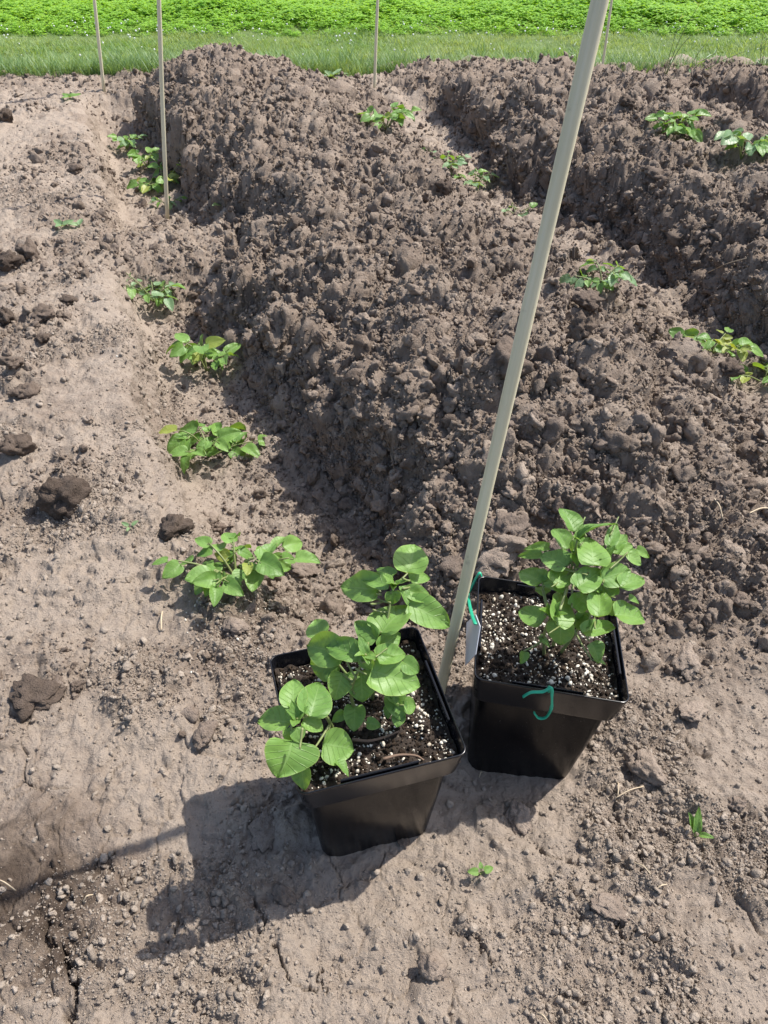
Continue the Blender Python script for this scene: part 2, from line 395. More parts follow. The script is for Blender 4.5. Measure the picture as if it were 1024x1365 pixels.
def build_crumbs():
    tmp = [clod_mesh('crumb', 2, 100+i, M_crumb, .62, 2) for i in range(8)] + [clod_mesh('lump', 3, 200+i, M_crumb, .58, 3) for i in range(8)] + [clod_mesh('lump', 3, 300+i, M_clod, .58, 3) for i in range(6)] + [clod_mesh('crumb', 2, 400+i, M_pale, .62, 2) for i in range(6)]
    # loose tilth: crumbs lie on the surface of the sheet itself
    gx, gy = GV[0], GV[1]; Lg = loose(gx, gy)
    def pick(n, wgt):
        c = np.cumsum(wgt); i = np.searchsorted(c, rng.random(n)*c[-1]); return np.minimum(i, len(c)-1)
    vis = (gy > .5) & (gy < 5.1)
    i1 = pick(115000, np.where(vis, Lg**1.2*GV[6]**1.3, 0)); y = gy[i1]
    s = .0017*(rng.random(len(y))**-.42)*np.clip(.75+.28*y, .85, 1.8); s1 = np.minimum(np.where(s > .014, .014*(s/.014)**.4, s), .022)
    # crumbs on the trodden ground
    pot = (np.hypot(gx+.026, gy-.576) > .10) & (np.hypot(gx-.19, gy-.69) > .10) & (gy < 4) & (np.abs(GV[3]-512) < 950) & (GV[4] < 1480)
    i2 = pick(95000, np.where(pot, (ss(.0, .5, fbm(gx*6.5, gy*6.5, 3, 100))*.9+.10)*(1-Lg)*(1-.8*np.exp(-((gx+.42)**2+(gy-.47)**2)/.17**2)), 0)); y = gy[i2]
    s2 = np.minimum(.00078*(rng.random(len(y))**-.43), .0065)*np.clip(.7+.3*y, .85, 1.8)
    nl = len(i1); ii = np.concatenate([i1, i2]); s = np.concatenate([s1, s2]); jit = .004*np.clip(GV[1][ii], .6, 3)
    x = gx[ii]+rng.normal(0, 1, len(ii))*jit*.4; y = gy[ii]+rng.normal(0, 1, len(ii))*jit*.4; z = GV[2][ii]+s*.10
    R = rng.uniform(0, 6.28, (len(x), 3)); sc3 = s[:, None]*rng.uniform(.75, 1.25, (len(x), 3))
    idx = np.where(s < .005, rng.integers(0, 8, len(x)), np.where(rng.random(len(x)) < .55, rng.integers(8, 16, len(x)), rng.integers(16, 22, len(x))))
    pale = np.arange(len(x)) >= nl; idx = np.where(pale, rng.integers(22, 28, len(x)), idx)
    scatter('loose_soil', np.stack([x, y, z], 1), R, sc3, idx, tmp, 'loose brown soil crumbs covering the dug ridges and trodden ground', 'soil')
build_crumbs()

# ------------------------------------------------------------------ grass strip and green crop behind the plot
def veg_material(name, c0, c1, rough=.55, trans=.35, nscale=1.2):
    m, t, p, o = mat(name); b = NB(t)
    geo = b.n('ShaderNodeNewGeometry'); oi = b.n('ShaderNodeObjectInfo')
    n = b.noise(nscale, 4, .6, oi.outputs['Location'])
    f = b.math('ADD', b.math('MULTIPLY', oi.outputs['Random'], .55), b.math('MULTIPLY', b.math('SUBTRACT', n, .35), 1.5), clamp=True)
    c = b.mix(f, c0, c1); b.l(c, p.inputs['Base Color']); p.inputs['Roughness'].default_value = rough; p.inputs['Specular IOR Level'].default_value = .35
    tr = b.n('ShaderNodeBsdfTranslucent'); b.l(b.mix(1.0, c, (1.5, 1.35, .5), 'MULTIPLY'), tr.inputs[0])
    ms = b.n('ShaderNodeMixShader'); ms.inputs[0].default_value = trans; b.l(p.outputs[0], ms.inputs[1]); b.l(tr.outputs[0], ms.inputs[2]); b.l(ms.outputs[0], o.inputs[0])
    return m
M_grass = veg_material('grass_blades', (.16, .30, .085), (.36, .43, .20), .5, .4, 1.4)
M_tall = veg_material('tall_grass_blades', (.12, .22, .085), (.22, .34, .14), .45, .3)
M_crop = veg_material('crop_leaves', (.23, .44, .055), (.34, .55, .085), .5, .45, .9)
M_white = mat('white_petals')[0]; MATS['white_petals'].node_tree.nodes['Principled BSDF'].inputs['Base Color'].default_value = (.75, .75, .70, 1)
def field_sheet():
    m, t, p, o = mat('turf_soil'); b = NB(t); pos = b.n('ShaderNodeNewGeometry').outputs['Position']
    c = b.ramp(b.noise(2.2, 6, .65, pos), [(.3, (.09, .14, .035)), (.7, (.17, .25, .06))]); b.l(c, p.inputs['Base Color']); p.inputs['Roughness'].default_value = 1
    b.bump(b.noise(30, 5, .7, pos), .8, .05, p)
    xs = np.concatenate([-np.geomspace(1500, .2, 50), [0], np.geomspace(.2, 1500, 50)]); ys = np.concatenate([5.0+np.linspace(0, 5, 60), np.geomspace(10.2, 2500, 50)])
    X, Y = np.meshgrid(xs, ys); x = X.ravel(); y = Y.ravel()
    z = -.03+.035*ss(5.05, 5.4, y)+.012*fbm(x*1.5, y*1.5, 3, 150)*(y < 30)
    o = link('meadow_ground', np_mesh('meadow_ground', np.stack([x, y, z], 1), grid_faces(len(ys), len(xs))), mtl=m); tag(o, kind='structure')
def blade_tuft(name, n, h, wid, spread, m, seed, lean=.5, segs=3):
    r = random.Random(seed); V = []; F = []
    for i in range(n):
        a = r.uniform(0, 6.283); rad = spread*math.sqrt(r.random()); bx, by = rad*math.cos(a), rad*math.sin(a)
        a2 = r.uniform(0, 6.283); hh = h*r.uniform(.45, 1.15); ln = lean*r.uniform(.2, 1.3)*hh; ww = wid*r.uniform(.7, 1.3); k0 = len(V)
        px, py = -math.sin(a2), math.cos(a2)
        for k in range(segs+1):
            t = k/segs; q = ww*(1-t**1.6)*.5+.0002; dx = ln*t*t; z = hh*(t-.25*lean*t*t)
            V.append((bx+math.cos(a2)*dx-px*q, by+math.sin(a2)*dx-py*q, z)); V.append((bx+math.cos(a2)*dx+px*q, by+math.sin(a2)*dx+py*q, z))
        for k in range(segs): F.append((k0+2*k, k0+2*k+1, k0+2*k+3, k0+2*k+2))
    me = np_mesh(name, V, F); me.materials.append(m); return me
def crop_clump(name, n, h, m, seed):
    r = random.Random(seed); V = []; F = []
    for i in range(n):
        a = r.uniform(0, 6.283); rad = .07*math.sqrt(r.random()); x, y = rad*math.cos(a), rad*math.sin(a); z = h*r.uniform(.35, 1.0)*(1-.25*rad/.07)
        a0 = r.uniform(0, 6.28)
        for k in range(3):
            b = a0+k*2.09+r.uniform(-.3, .3); L = r.uniform(.014, .024); wd = L*.42; d = Vector((math.cos(b), math.sin(b), r.uniform(-.25, .35))).normalized()
            s = Vector((-math.sin(b), math.cos(b), r.uniform(-.3, .3))).normalized(); c = Vector((x, y, z)); k0 = len(V)
            for q in (c, c+d*L*.5+s*wd, c+d*L, c+d*L*.5-s*wd): V.append(tuple(q))
            F.append((k0, k0+1, k0+2, k0+3))
    me = np_mesh(name, V, F, False); me.materials.append(m); return me
def build_meadow():
    field_sheet()
    edge = lambda x: 5.08+.07*fbm(x*1.1, x*0, 3, 160)-.018*x
    # mown strip
    n = 17000; x = rng.uniform(-4.6, 4.6, n); y = rng.uniform(4.95, 7.0, n); e = edge(x); k = (y > e) & (rng.random(n) < 1-.85*ss(6.3, 7.0, y+.12*vn(x*2, y*0, 5))); x = x[k]; y = y[k]
    tm = [blade_tuft('turf', 22, .055, .004, .045, M_grass, i, .7) for i in range(6)]
    tall = ss(.25, 0, y-edge(x)-.12*vn(x*4, y*4, 7))*.9
    s = rng.uniform(.7, 1.25, len(x))*(1+.25*vn(x*3, y*3, 8)); S = np.stack([s, s, s*(.85+.5*tall)], 1)
    P = np.stack([x, y, np.full_like(x, -.015)], 1); R = np.stack([rng.normal(0, .1, len(x)), rng.normal(0, .1, len(x)), rng.uniform(0, 6.28, len(x))], 1)
    scatter('mown_grass', P, R, S, rng.integers(0, 6, len(x)), tm, 'short mown grass strip between the dug plot and the green crop', 'grass')
    # longer blue-green tufts along the edge of the plot
    n = 4200; x = rng.uniform(-4.4, 4.4, n); y = edge(x)+np.abs(rng.normal(0, .16, n))-.03; k = rng.random(n) < .35+.65*ss(-.3, .3, fbm(x*1.7, y*1.7, 2, 162)); x = x[k]; y = y[k]
    tm = [blade_tuft('tuft', 16, .14, .0045, .035, M_tall, 20+i, .65, 4) for i in range(5)]
    s = rng.uniform(.5, 1.15, len(x)); P = np.stack([x, y, np.full_like(x, -.03)], 1); R = np.stack([np.zeros(len(x))]*2+[rng.uniform(0, 6.28, len(x))], 1)
    scatter('edge_grass', P, R, np.stack([s]*3, 1), rng.integers(0, 5, len(x)), tm, 'longer blue-green grass tufts fringing the far edge of the dug plot', 'grass')
    # crop
    n = 26000; x = rng.uniform(-6.5, 6.5, n); y = 6.35+(13-6.35)*rng.random(n)**1.5; k = rng.random(n) < ss(6.15, 7.1, y+.22*fbm(x*1.2, y*1.2, 3, 165)); x = x[k]; y = y[k]
    tm = [crop_clump('crop', 55, .13, M_crop, 40+i) for i in range(6)]
    s = rng.uniform(.75, 1.3, len(x))*(1+.22*vn(x*2.2, y*2.2, 9))*(.5+.5*ss(6.2, 7.1, y)); P = np.stack([x, y, np.full_like(x, -.03)], 1); R = np.stack([np.zeros(len(x))]*2+[rng.uniform(0, 6.28, len(x))], 1)
    scatter('crop_foliage', P, R, np.stack([s]*3, 1), rng.integers(0, 6, len(x)), tm, 'dense bright green leafy crop filling the field behind the grass', 'crop')
    # white clover heads
    n = 300; x = rng.uniform(-3.6, 3.6, n); y = 6.3+rng.normal(0, .28, n); y = np.where(rng.random(n) < .35, rng.uniform(5.3, 6.4, n), y)
    bm = bmesh.new(); bmesh.ops.create_icosphere(bm, subdivisions=2, radius=1)
    for v in bm.verts: v.co *= 1+.25*mn.noise(v.co*4)
    me = bpy.data.meshes.new('clover_head'); bm.to_mesh(me); bm.free(); me.materials.append(M_white)
    s = rng.uniform(.003, .0065, n)
    scatter('clover_flowers', np.stack([x, y, rng.uniform(.045, .085, n)], 1), rng.uniform(0, 6, (n, 3)), np.stack([s]*3, 1), np.zeros(n), [me], 'tiny white clover flowers dotted along the grass strip', 'flowers')
build_meadow()

# ------------------------------------------------------------------ stakes
def wood_material():
    m, t, p, o = mat('weathered_stake_wood'); b = NB(t); tc = b.n('ShaderNodeTexCoord').outputs['Object']
    mp = b.n('ShaderNodeMapping'); mp.inputs['Scale'].default_value = (160, 160, 5); b.l(tc, mp.inputs[0])
    n = b.noise(1, 5, .65, mp.outputs[0]); n2 = b.noise(26, 4, .6, tc)
    c = b.ramp(n, [(.25, (.60, .53, .35)), (.5, (.71, .64, .44)), (.75, (.78, .71, .52))])
    c = b.mix(b.ramp(n2, [(.62, (0,)*3), (.74, (.6,)*3)]), c, (.20, .165, .115))
    b.l(c, p.inputs['Base Color']); p.inputs['Roughness'].default_value = .65; b.bump(n, .4, .0006, p); return m
M_wood = wood_material()
def stake(base, top, r, label, taper=.0, bow=.0, twin=False):
    base = Vector(base); top = Vector(top); d = top-base; L = d.length
    pts = [Vector((bow*math.sin(math.pi*k/14), .5*bow*math.sin(2*math.pi*k/14), L*k/14)) for k in range(15)]
    e = empty('garden_stake', base, label, 'stake', 'thin wooden stakes standing in the plot')
    e.rotation_mode = 'QUATERNION'; e.rotation_quaternion = d.to_track_quat('Z', 'Y')
    rr = [r*(1-taper*k/14)*(1+.03*math.sin(k*2.1)) for k in range(15)]
    me = tube(pts, rr, 14); link('shaft', me, e, mtl=M_wood)
    # whittled foot below and slightly rounded head above
    link('head', tube([(pts[-1].x, pts[-1].y, L), (pts[-1].x, pts[-1].y, L+r*.35), (pts[-1].x, pts[-1].y, L+r*.6)], [rr[-1]*.96, rr[-1]*.8, rr[-1]*.4], 14), e, mtl=M_wood)
    link('point', tube([(0, 0, -.07), (0, 0, -.04), (0, 0, 0)], [.001, r*.6, rr[0]*.97], 14), e, mtl=M_wood)
    return e
b0 = G(572, 985, 0.0); v0 = ray(800, 0); t0 = Vector((v0.x*.64, v0.y*.64, HC+v0.z*.64))
stake(b0, b0+(t0-b0)*1.36, .0073, 'tall pale wooden stake leaning right between the two black pots', .02)
for (bp, tp, r, lab, tall) in (((221, 290), (211, 0), .0078, 'pale wooden stake rising from the soil bridge across the left trench', 1.25),
                               ((139, 122), (126, 0), .0085, 'thin wooden stake at the far left corner beside the grass', 1.2),
                               ((499, 128), (504, 0), .0075, 'thin wooden stake at the far end of the middle trench', 1.2),
                               ((795, 142), (815, 0), .0062, 'thin pale stake standing just behind the tall leaning stake', 1.2)):
    p = hit(*bp) if bp[1] > 200 else Vector((G(*bp).x, G(*bp).y, 0))
    if bp[1] <= 200: p.z = HZ(p.x, p.y); p = Vector(GY(bp[0], bp[1], p.y))
    q = GY(tp[0], tp[1], p.y); d = (q-p).normalized()
    stake(p-d*.02, p+d*tall, r, lab, .05, .004)

# ------------------------------------------------------------------ pots
def plastic_material():
    m, t, p, o = mat('black_pot_plastic'); b = NB(t); tc = b.n('ShaderNodeTexCoord').outputs['Object']
    n = b.noise(60, 5, .65, tc); n2 = b.noise(14, 5, .6, tc); n3 = b.noise(420, 2, .5, tc)
    dust = b.ramp(n2, [(.45, (0,)*3), (.80, (.07,)*3)])
    c = b.mix(dust, (.0045, .0046, .0056), (.11, .092, .076)); c = b.mix(b.ramp(n3, [(.70, (0,)*3), (.74, (.5,)*3)]), c, (.16, .13, .11))
    b.l(c, p.inputs['Base Color'])
    rr = b.n('ShaderNodeMapRange'); rr.inputs[3].default_value = .13; rr.inputs[4].default_value = .32; b.l(n, rr.inputs[0]); b.l(rr.outputs[0], p.inputs['Roughness'])
    p.inputs['Specular IOR Level'].default_value = .17; b.bump(n2, .12, .004, p); return m
M_plastic = plastic_material()
m_, t_, p_, o_ = mat('black_rim_plastic'); p_.inputs['Base Color'].default_value = (.006, .0065, .009, 1); p_.inputs['Roughness'].default_value = .22; p_.inputs['Specular IOR Level'].default_value = .40; M_rim = m_
def rsq(side, rad, n=6):
    h = side/2-rad; out = []
    for (sx, sy, a0) in ((1, 1, 0), (-1, 1, 90), (-1, -1, 180), (1, -1, 270)):
        for k in range(n+1):
            a = math.radians(a0+90*k/n); out.append((sx*h+rad*math.cos(a), sy*h+rad*math.sin(a)))
    return out
def loft(rings, cap0=False, cap1=False):
    V = []; F = []; n = None
    for (side, rad, z) in rings:
        ring = rsq(side, rad); n = len(ring); V += [(x, y, z) for x, y in ring]
    for i in range(len(rings)-1):
        for k in range(n): F.append((i*n+k, i*n+(k+1) % n, (i+1)*n+(k+1) % n, (i+1)*n+k))
    if cap0: F.append(tuple(range(n-1, -1, -1)))
    if cap1: F.append(tuple(range((len(rings)-1)*n, len(rings)*n)))
    me = bpy.data.meshes.new('loft'); me.from_pydata(V, [], F); me.update()
    for pl in me.polygons: pl.use_smooth = True
    me.set_sharp_from_angle(angle=math.radians(38)); return me
PS, PH = .19, .2184; BS = PS*.7333
def side_at(z): return BS+(PS-.016-BS)*(z/PH)
def pot_matrix(cx, cy, z, rz, tx, ty):
    return Matrix.Translation((cx, cy, z)) @ Matrix.Rotation(tx, 4, 'X') @ Matrix.Rotation(ty, 4, 'Y') @ Matrix.Rotation(rz, 4, 'Z')
def box_mesh(cx, cy, cz, sx, sy, sz, bev=.0006):
    bm = bmesh.new(); bmesh.ops.create_cube(bm, size=1)
    for v in bm.verts: v.co = Vector((cx+v.co.x*sx, cy+v.co.y*sy, cz+v.co.z*sz))
    bmesh.ops.bevel(bm, geom=bm.edges[:], offset=bev, segments=2, affect='EDGES')
    me = bpy.data.meshes.new('box'); bm.to_mesh(me); bm.free(); return me
ZL = .176
def make_pot(M, label):
    e = empty('plant_pot', (0, 0, 0), label, 'pot', 'square black nursery pots'); e.matrix_basis = M
    o1, i1 = side_at(ZL), side_at(ZL)-.0036
    link('body', loft([(BS-.012, .010, .004), (BS-.004, .014, .0), (BS, .016, .004), (side_at(.1), .016, .1), (o1, .016, ZL+.002), (i1, .015, ZL+.002), (side_at(.1)-.0036, .015, .1), (BS-.004, .014, .008), (BS-.02, .01, .006)], True, True), e, mtl=M_plastic)
    rim = link('rim', loft([(o1-.001, .014, ZL-.002), (o1+.009, .013, ZL-.004), (o1+.0115, .012, ZL-.001), (PS-.0015, .011, PH-.004), (PS-.0003, .011, PH-.0022), (PS-.0003, .011, PH-.0010), (PS-.0012, .0108, PH-.0002), (PS-.0024, .0105, PH), (PS-.0038, .010, PH-.0003), (PS-.0047, .010, PH-.0014), (PS-.0085, .009, PH-.028), (i1, .012, ZL)]), e, mtl=M_rim)
    for k in range(4):     # the long interlocking ledge along the middle of each side of the rim
        me = box_mesh(.004, PS/2-.0066, PH-.0058, PS*.46, .0024, .0100); o = link('rim_ledge', me, rim, Matrix.Rotation(k*math.pi/2, 4, 'Z'), M_rim)
    return e
MP1 = pot_matrix(-.0262, .5762, .0, .2717, .0339, .0097)
MP2 = pot_matrix(.1925, .6896, -.0251, -.1225, -.0292, .0978)
make_pot(MP1, 'square black plastic nursery pot in front, nearest the camera')
make_pot(MP2, 'square black plastic nursery pot behind, with green ties on its rim')

# potting mix with perlite
def mix_material():
    m, t, p, o = mat('potting_mix'); b = NB(t); pos = b.n('ShaderNodeNewGeometry').outputs['Position']
    n = b.noise(260, 5, .7, pos); n2 = b.noise(70, 4, .6, pos)
    c = b.ramp(n, [(.3, (.012, .009, .007)), (.6, (.045, .031, .022)), (.8, (.10, .070, .048))]); b.l(c, p.inputs['Base Color']); p.inputs['Roughness'].default_value = .95
    q = b.bump(n2, .8, .006, None); b.bump(n, .9, .003, p, q); return m
M_mix = mix_material()
M_peat = clod_material('peat_crumb', (.012, .009, .007), (.035, .024, .017), (.085, .060, .042))
def perlite_material():
    m, t, p, o = mat('perlite'); b = NB(t); oi = b.n('ShaderNodeObjectInfo')
    b.l(b.mix(oi.outputs['Random'], (.42, .35, .26), (.80, .76, .66)), p.inputs['Base Color']); p.inputs['Roughness'].default_value = .9; return m
M_perlite = perlite_material()
T_perl = [clod_mesh('perlite', 2, 500+i, M_perlite, .3, 2) for i in range(5)]
T_peat = [clod_mesh('peat', 2, 520+i, M_peat, .4, 2) for i in range(5)]
def make_mix(M, name, seed, which):
    S = .1795; n = 80; g = np.linspace(-S/2, S/2, n); X, Y = np.meshgrid(g, g); x = X.ravel(); y = Y.ravel()
    def hz(x, y): return .195+.006*fbm(x*25+seed, y*25, 3, seed)+.004*fbm(x*110, y*110, 3, seed+3)+.5*cells(x, y, .009, seed+5, .6)
    z = hz(x, y); V = np.stack([x, y, z], 1)
    me = np_mesh('potting_mix', V, grid_faces(n, n)); o = link('potting_mix', me, mtl=M_mix); o.matrix_basis = M
    tag(o, 'dark potting mix with white perlite filling the %s pot' % which, 'potting mix', kind='stuff')
    N = 1500; S2 = S-.006
    def sc(nm, N, s, tm, lab):
        px = rng.uniform(-S2/2, S2/2, N); py = rng.uniform(-S2/2, S2/2, N)
        if nm == 'perlite':
            k = rng.random(N) < .35+.65*ss(-.3, .4, fbm(px*22+seed, py*22, 2, seed+9)); px, py, s = px[k], py[k], s[k]
        q = scatter(nm, np.stack([px, py, hz(px, py)+s*.25], 1), rng.uniform(0, 6.28, (len(px), 3)), s[:, None]*rng.uniform(.7, 1.2, (len(px), 3)), rng.integers(0, 5, len(px)), tm, None, None)
        q.parent = o
    sc('perlite', 1500, np.clip(.00085*rng.random(1500)**-.42, 0, .0033), T_perl, None)
    sc('peat_crumbs', 2200, np.clip(.0010*rng.random(2200)**-.4, 0, .004), T_peat, None)
    return o
make_mix(MP1, 'a', 170, 'front'); make_mix(MP2, 'b', 190, 'rear')
def mixz(M, x, y): return M @ Vector((x, y, .197))

# ------------------------------------------------------------------ leaves
def leaf_material(name, ca, cb, vein):
    m, t, p, o = mat(name); b = NB(t)
    uv = b.n('ShaderNodeUVMap'); sep = b.n('ShaderNodeSeparateXYZ'); b.l(uv.outputs[0], sep.inputs[0])
    tt = sep.outputs[0]; sv = b.math('ABSOLUTE', b.math('SUBTRACT', sep.outputs[1], .5)); sv = b.math('MULTIPLY', sv, 2)
    mid = b.math('LESS_THAN', sv, .045)
    ph = b.math('SUBTRACT', b.math('MULTIPLY', tt, 6.2), b.math('MULTIPLY', b.math('POWER', sv, .8), 1.55))
    fr = b.math('ABSOLUTE', b.math('SUBTRACT', b.math('FRACT', ph), .5)); lat = b.n('ShaderNodeMapRange'); lat.inputs[1].default_value = .0; lat.inputs[2].default_value = .075; lat.inputs[3].default_value = 1; lat.inputs[4].default_value = 0; b.l(fr, lat.inputs[0])
    ve = b.math('MAXIMUM', mid, b.math('MULTIPLY', lat.outputs[0], .75))
    oi = b.n('ShaderNodeObjectInfo'); tc = b.n('ShaderNodeTexCoord').outputs['Object']
    n = b.noise(5, 4, .6, tc); n2 = b.noise(40, 3, .6, tc)
    f = b.math('ADD', b.math('MULTIPLY', oi.outputs['Random'], .85), b.math('MULTIPLY', b.math('SUBTRACT', n, .40), 1.0), clamp=True)
    c = b.mix(f, ca, cb); c = b.mix(b.math('MULTIPLY', ve, .33), c, vein)
    # a thin paler margin
    c = b.mix(b.math('MULTIPLY', b.math('GREATER_THAN', sv, .955), .35), c, (.34, .42, .12))
    b.l(c, p.inputs['Base Color']); p.inputs['Roughness'].default_value = .42; p.inputs['Specular IOR Level'].default_value = .5
    hgt = b.math('SUBTRACT', b.math('MULTIPLY', n2, .25), b.math('MULTIPLY', ve, .8)); b.bump(hgt, .7, .0015, p)
    tr = b.n('ShaderNodeBsdfTranslucent'); b.l(b.mix(1.0, c, (1.7, 1.5, .45), 'MULTIPLY'), tr.inputs[0])
    ms = b.n('ShaderNodeMixShader'); ms.inputs[0].default_value = .32; b.l(p.outputs[0], ms.inputs[1]); b.l(tr.outputs[0], ms.inputs[2]); b.l(ms.outputs[0], o.inputs[0])
    return m
M_leaf = leaf_material('potato_leaf', (.130, .262, .055), (.215, .375, .088), (.30, .45, .17))
M_leaf_y = leaf_material('yellowing_leaf', (.24, .31, .06), (.36, .41, .09), (.42, .48, .18))
M_leaf_b = leaf_material('bluish_leaf', (.16, .28, .13), (.25, .38, .19), (.36, .47, .30))
def stem_material():
    m, t, p, o = mat('stem_green'); b = NB(t); pos = b.n('ShaderNodeNewGeometry').outputs['Position']
    b.l(b.mix(b.noise(60, 3, .6, pos), (.13, .20, .05), (.22, .22, .09)), p.inputs['Base Color']); p.inputs['Roughness'].default_value = .5; return m
M_stem = stem_material()
m_, t_, p_, o_ = mat('dry_stem'); p_.inputs['Base Color'].default_value = (.17, .11, .075, 1); p_.inputs['Roughness'].default_value = .8; M_brown = m_
def leaf_mesh(seed, shape=1.0, heart=.25, nu=15, nv=11, m=None):
    """unit ovate leaf: base at the origin, tip at x=1, half-width .5"""
    r = random.Random(seed); fold = r.uniform(.14, .36); droop = r.uniform(.12, .34); tw = r.uniform(-.2, .2); cup = r.uniform(-.10, .10); off = Vector((seed*1.7, seed*.3, 5))
    V = []; UV = []; side = r.uniform(-.05, .05)
    for i in range(nu):
        t = i/(nu-1); wd = (math.sin(math.pi*t**(.70*shape)))**.66 if 0 < t < 1 else 0
        wd *= .5*(1-.10*t)
        for j in range(nv):
            s = -1+2*j/(nv-1); x = t; y = s*wd
            x -= heart*.5*abs(s)**1.5*max(0, 1-t*2.6)*wd*2            # lobes reach behind the petiole
            z = fold*abs(s)**1.2*wd*1.2 - droop*t*t + cup*(s*s)*wd + tw*s*wd*t + .085*mn.noise(Vector((t*3, s*1.8, 0))+off)*(.25+abs(s))
            z += .024*math.cos((t*6.2-1.55*abs(s)**.8)*2*math.pi)*min(1, abs(s)*3)*(1-abs(s)**4)   # quilting between the veins
            y += side*t*t+.018*mn.noise(Vector((t*7, 4, s))+off)*abs(s); V.append((x, y, z)); UV.append((t, j/(nv-1)))
    F = grid_faces(nu, nv); me = np_mesh('leaf', V, F); ul = me.uv_layers.new(name='UVMap')
    lv = np.zeros(len(me.loops), np.int32); me.loops.foreach_get('vertex_index', lv); ul.data.foreach_set('uv', np.array(UV, np.float32)[lv].ravel())
    me.materials.append(m or M_leaf); return me
LEAVES = [leaf_mesh(i, [1, .9, 1.1, .95, 1.05, 1, .92, 1.0][i % 8], [.3, .45, .2, .5][i % 4]) for i in range(10)]
LEAVES_Y = [leaf_mesh(30+i, 1, .3, 11, 9, M_leaf_y) for i in range(3)]
LEAVES_B = [leaf_mesh(40+i, 1, .3, 11, 9, M_leaf_b) for i in range(4)]
def put_leaf(parent, B, a, b, width, up, me, stalk=None, sr=.0011, name='leaf'):
    """leaf from point a to tip b on the plant whose base is B"""
    X = b-a; L = X.length; X.normalize(); Z = (up-X*up.dot(X))
    if Z.length < .05: Z = Vector((0, -1, .2))-X*X.dot(Vector((0, -1, .2)))
    Z.normalize(); Y = Z.cross(X)
    R = Matrix((X*L, Y*width, Z*(.5*L+.5*width))).transposed().to_4x4(); R.translation = a-B
    o = link(name, me, parent, R)
    if stalk is not None:
        s = stalk; c = (s+a)*.5+Vector((0, 0, -.06*(a-s).length))
        tm = tube([p-B for p in spline([s, c, a], 5)], [sr*1.25]*5+[sr]*5+[sr*.8], 7)
        q = link('petiole', tm, o, R.inverted(), M_stem)
    return o

# ------------------------------------------------------------------ the two potted potato plants, leaf by leaf
def potted_plant(crop, scale, off, soil_M, root_xy, stalks, leaves, label, seed):
    r = random.Random(seed); B = mixz(soil_M, *root_xy)
    e = empty('potato_plant', B, label, 'potato plant', 'potted potato plants')
    P = lambda X, Y, z: G(off[0]+X/scale, off[1]+Y/scale, z)
    nodes = {}
    for key, (pix, z, root, ctrl) in stalks.items():
        a = mixz(soil_M, *root)-Vector((0, 0, .012)); c = P(*pix, z); m = (a+c)*.5+Vector(ctrl)
        pts = spline([a, m, c], 7); nodes[key] = pts
        link('stem', tube([p-B for p in pts], [.0025-.0014*k/(len(pts)-1) for k in range(len(pts))], 9), e, mtl=M_stem)
    for i, (key, bx, by, tx, ty, wpx, zb, zt) in enumerate(leaves):
        a = P(bx, by, zb); b = P(tx, ty, zt)
        dep = a.y*CP-(a.z-HC)*SP; wd = wpx/scale/FPX*dep*1.24; b = a+(b-a)*1.06
        st = min(nodes[key], key=lambda q: (q-a).length+.35*abs(q.z-(a.z-.012)))
        up = Vector((.06+r.gauss(0, .30), -.36+r.gauss(0, .26), .86))
        put_leaf(e, B, a, b, wd, up, LEAVES[r.randrange(len(LEAVES))], st)
    # young folded leaves crowding each growing tip
    for key, pts in nodes.items():
        tip = pts[-1]
        for k in range(5):
            an = r.uniform(0, 6.28); d = Vector((math.cos(an)*.7, math.sin(an)*.7, r.uniform(.4, 1.1))).normalized(); L = r.uniform(.014, .024)
            put_leaf(e, B, tip-Vector((0, 0, .002)), tip+d*L, L*.55, Vector((-d.x*.6, -d.y*.6, 1)), LEAVES[r.randrange(len(LEAVES))], None)
    return e, B
L1 = [('A',612,283,640,172,108,.345,.36), ('A',505,345,362,330,98,.335,.325), ('A',545,325,445,296,62,.345,.34), ('A',560,292,500,262,42,.345,.34), ('A',615,305,693,290,52,.34,.335), ('A',600,345,700,378,56,.335,.325),
      ('A',612,395,768,468,100,.325,.305), ('A',555,350,560,400,50,.345,.33), ('A',590,330,615,395,40,.34,.33), ('A',512,505,598,382,128,.315,.325),
      ('B',500,525,412,465,66,.31,.315), ('B',382,580,232,540,112,.295,.29), ('B',445,588,310,533,78,.305,.305), ('B',292,515,268,447,76,.285,.29), ('B',500,562,590,500,64,.305,.305), ('B',498,595,605,568,72,.305,.30),
      ('B',478,640,658,690,122,.295,.275), ('B',590,608,655,640,60,.29,.28), ('B',362,622,240,622,92,.27,.255), ('B',440,640,448,742,106,.275,.26), ('B',372,648,350,742,82,.28,.265), ('B',455,585,470,640,52,.31,.295),
      ('B',418,768,415,852,68,.225,.218), ('B',382,790,338,826,34,.222,.215), ('B',460,830,512,835,40,.222,.22), ('D',555,720,590,812,70,.24,.228), ('D',595,765,646,765,54,.235,.228), ('D',580,792,574,842,44,.225,.218), ('D',550,760,535,810,44,.23,.222),
      ('C',192,778,194,663,88,.29,.30), ('C',255,808,292,670,112,.285,.29), ('C',187,830,60,803,86,.28,.272), ('C',230,818,304,850,56,.28,.27), ('C',188,895,172,1020,188,.275,.262), ('C',228,982,225,1072,78,.24,.225),
      ('C',302,905,420,925,112,.235,.222), ('C',352,968,402,1010,42,.22,.214), ('C',172,850,182,905,34,.282,.272), ('C',205,845,218,898,52,.282,.272), ('C',245,775,215,700,60,.275,.28)]
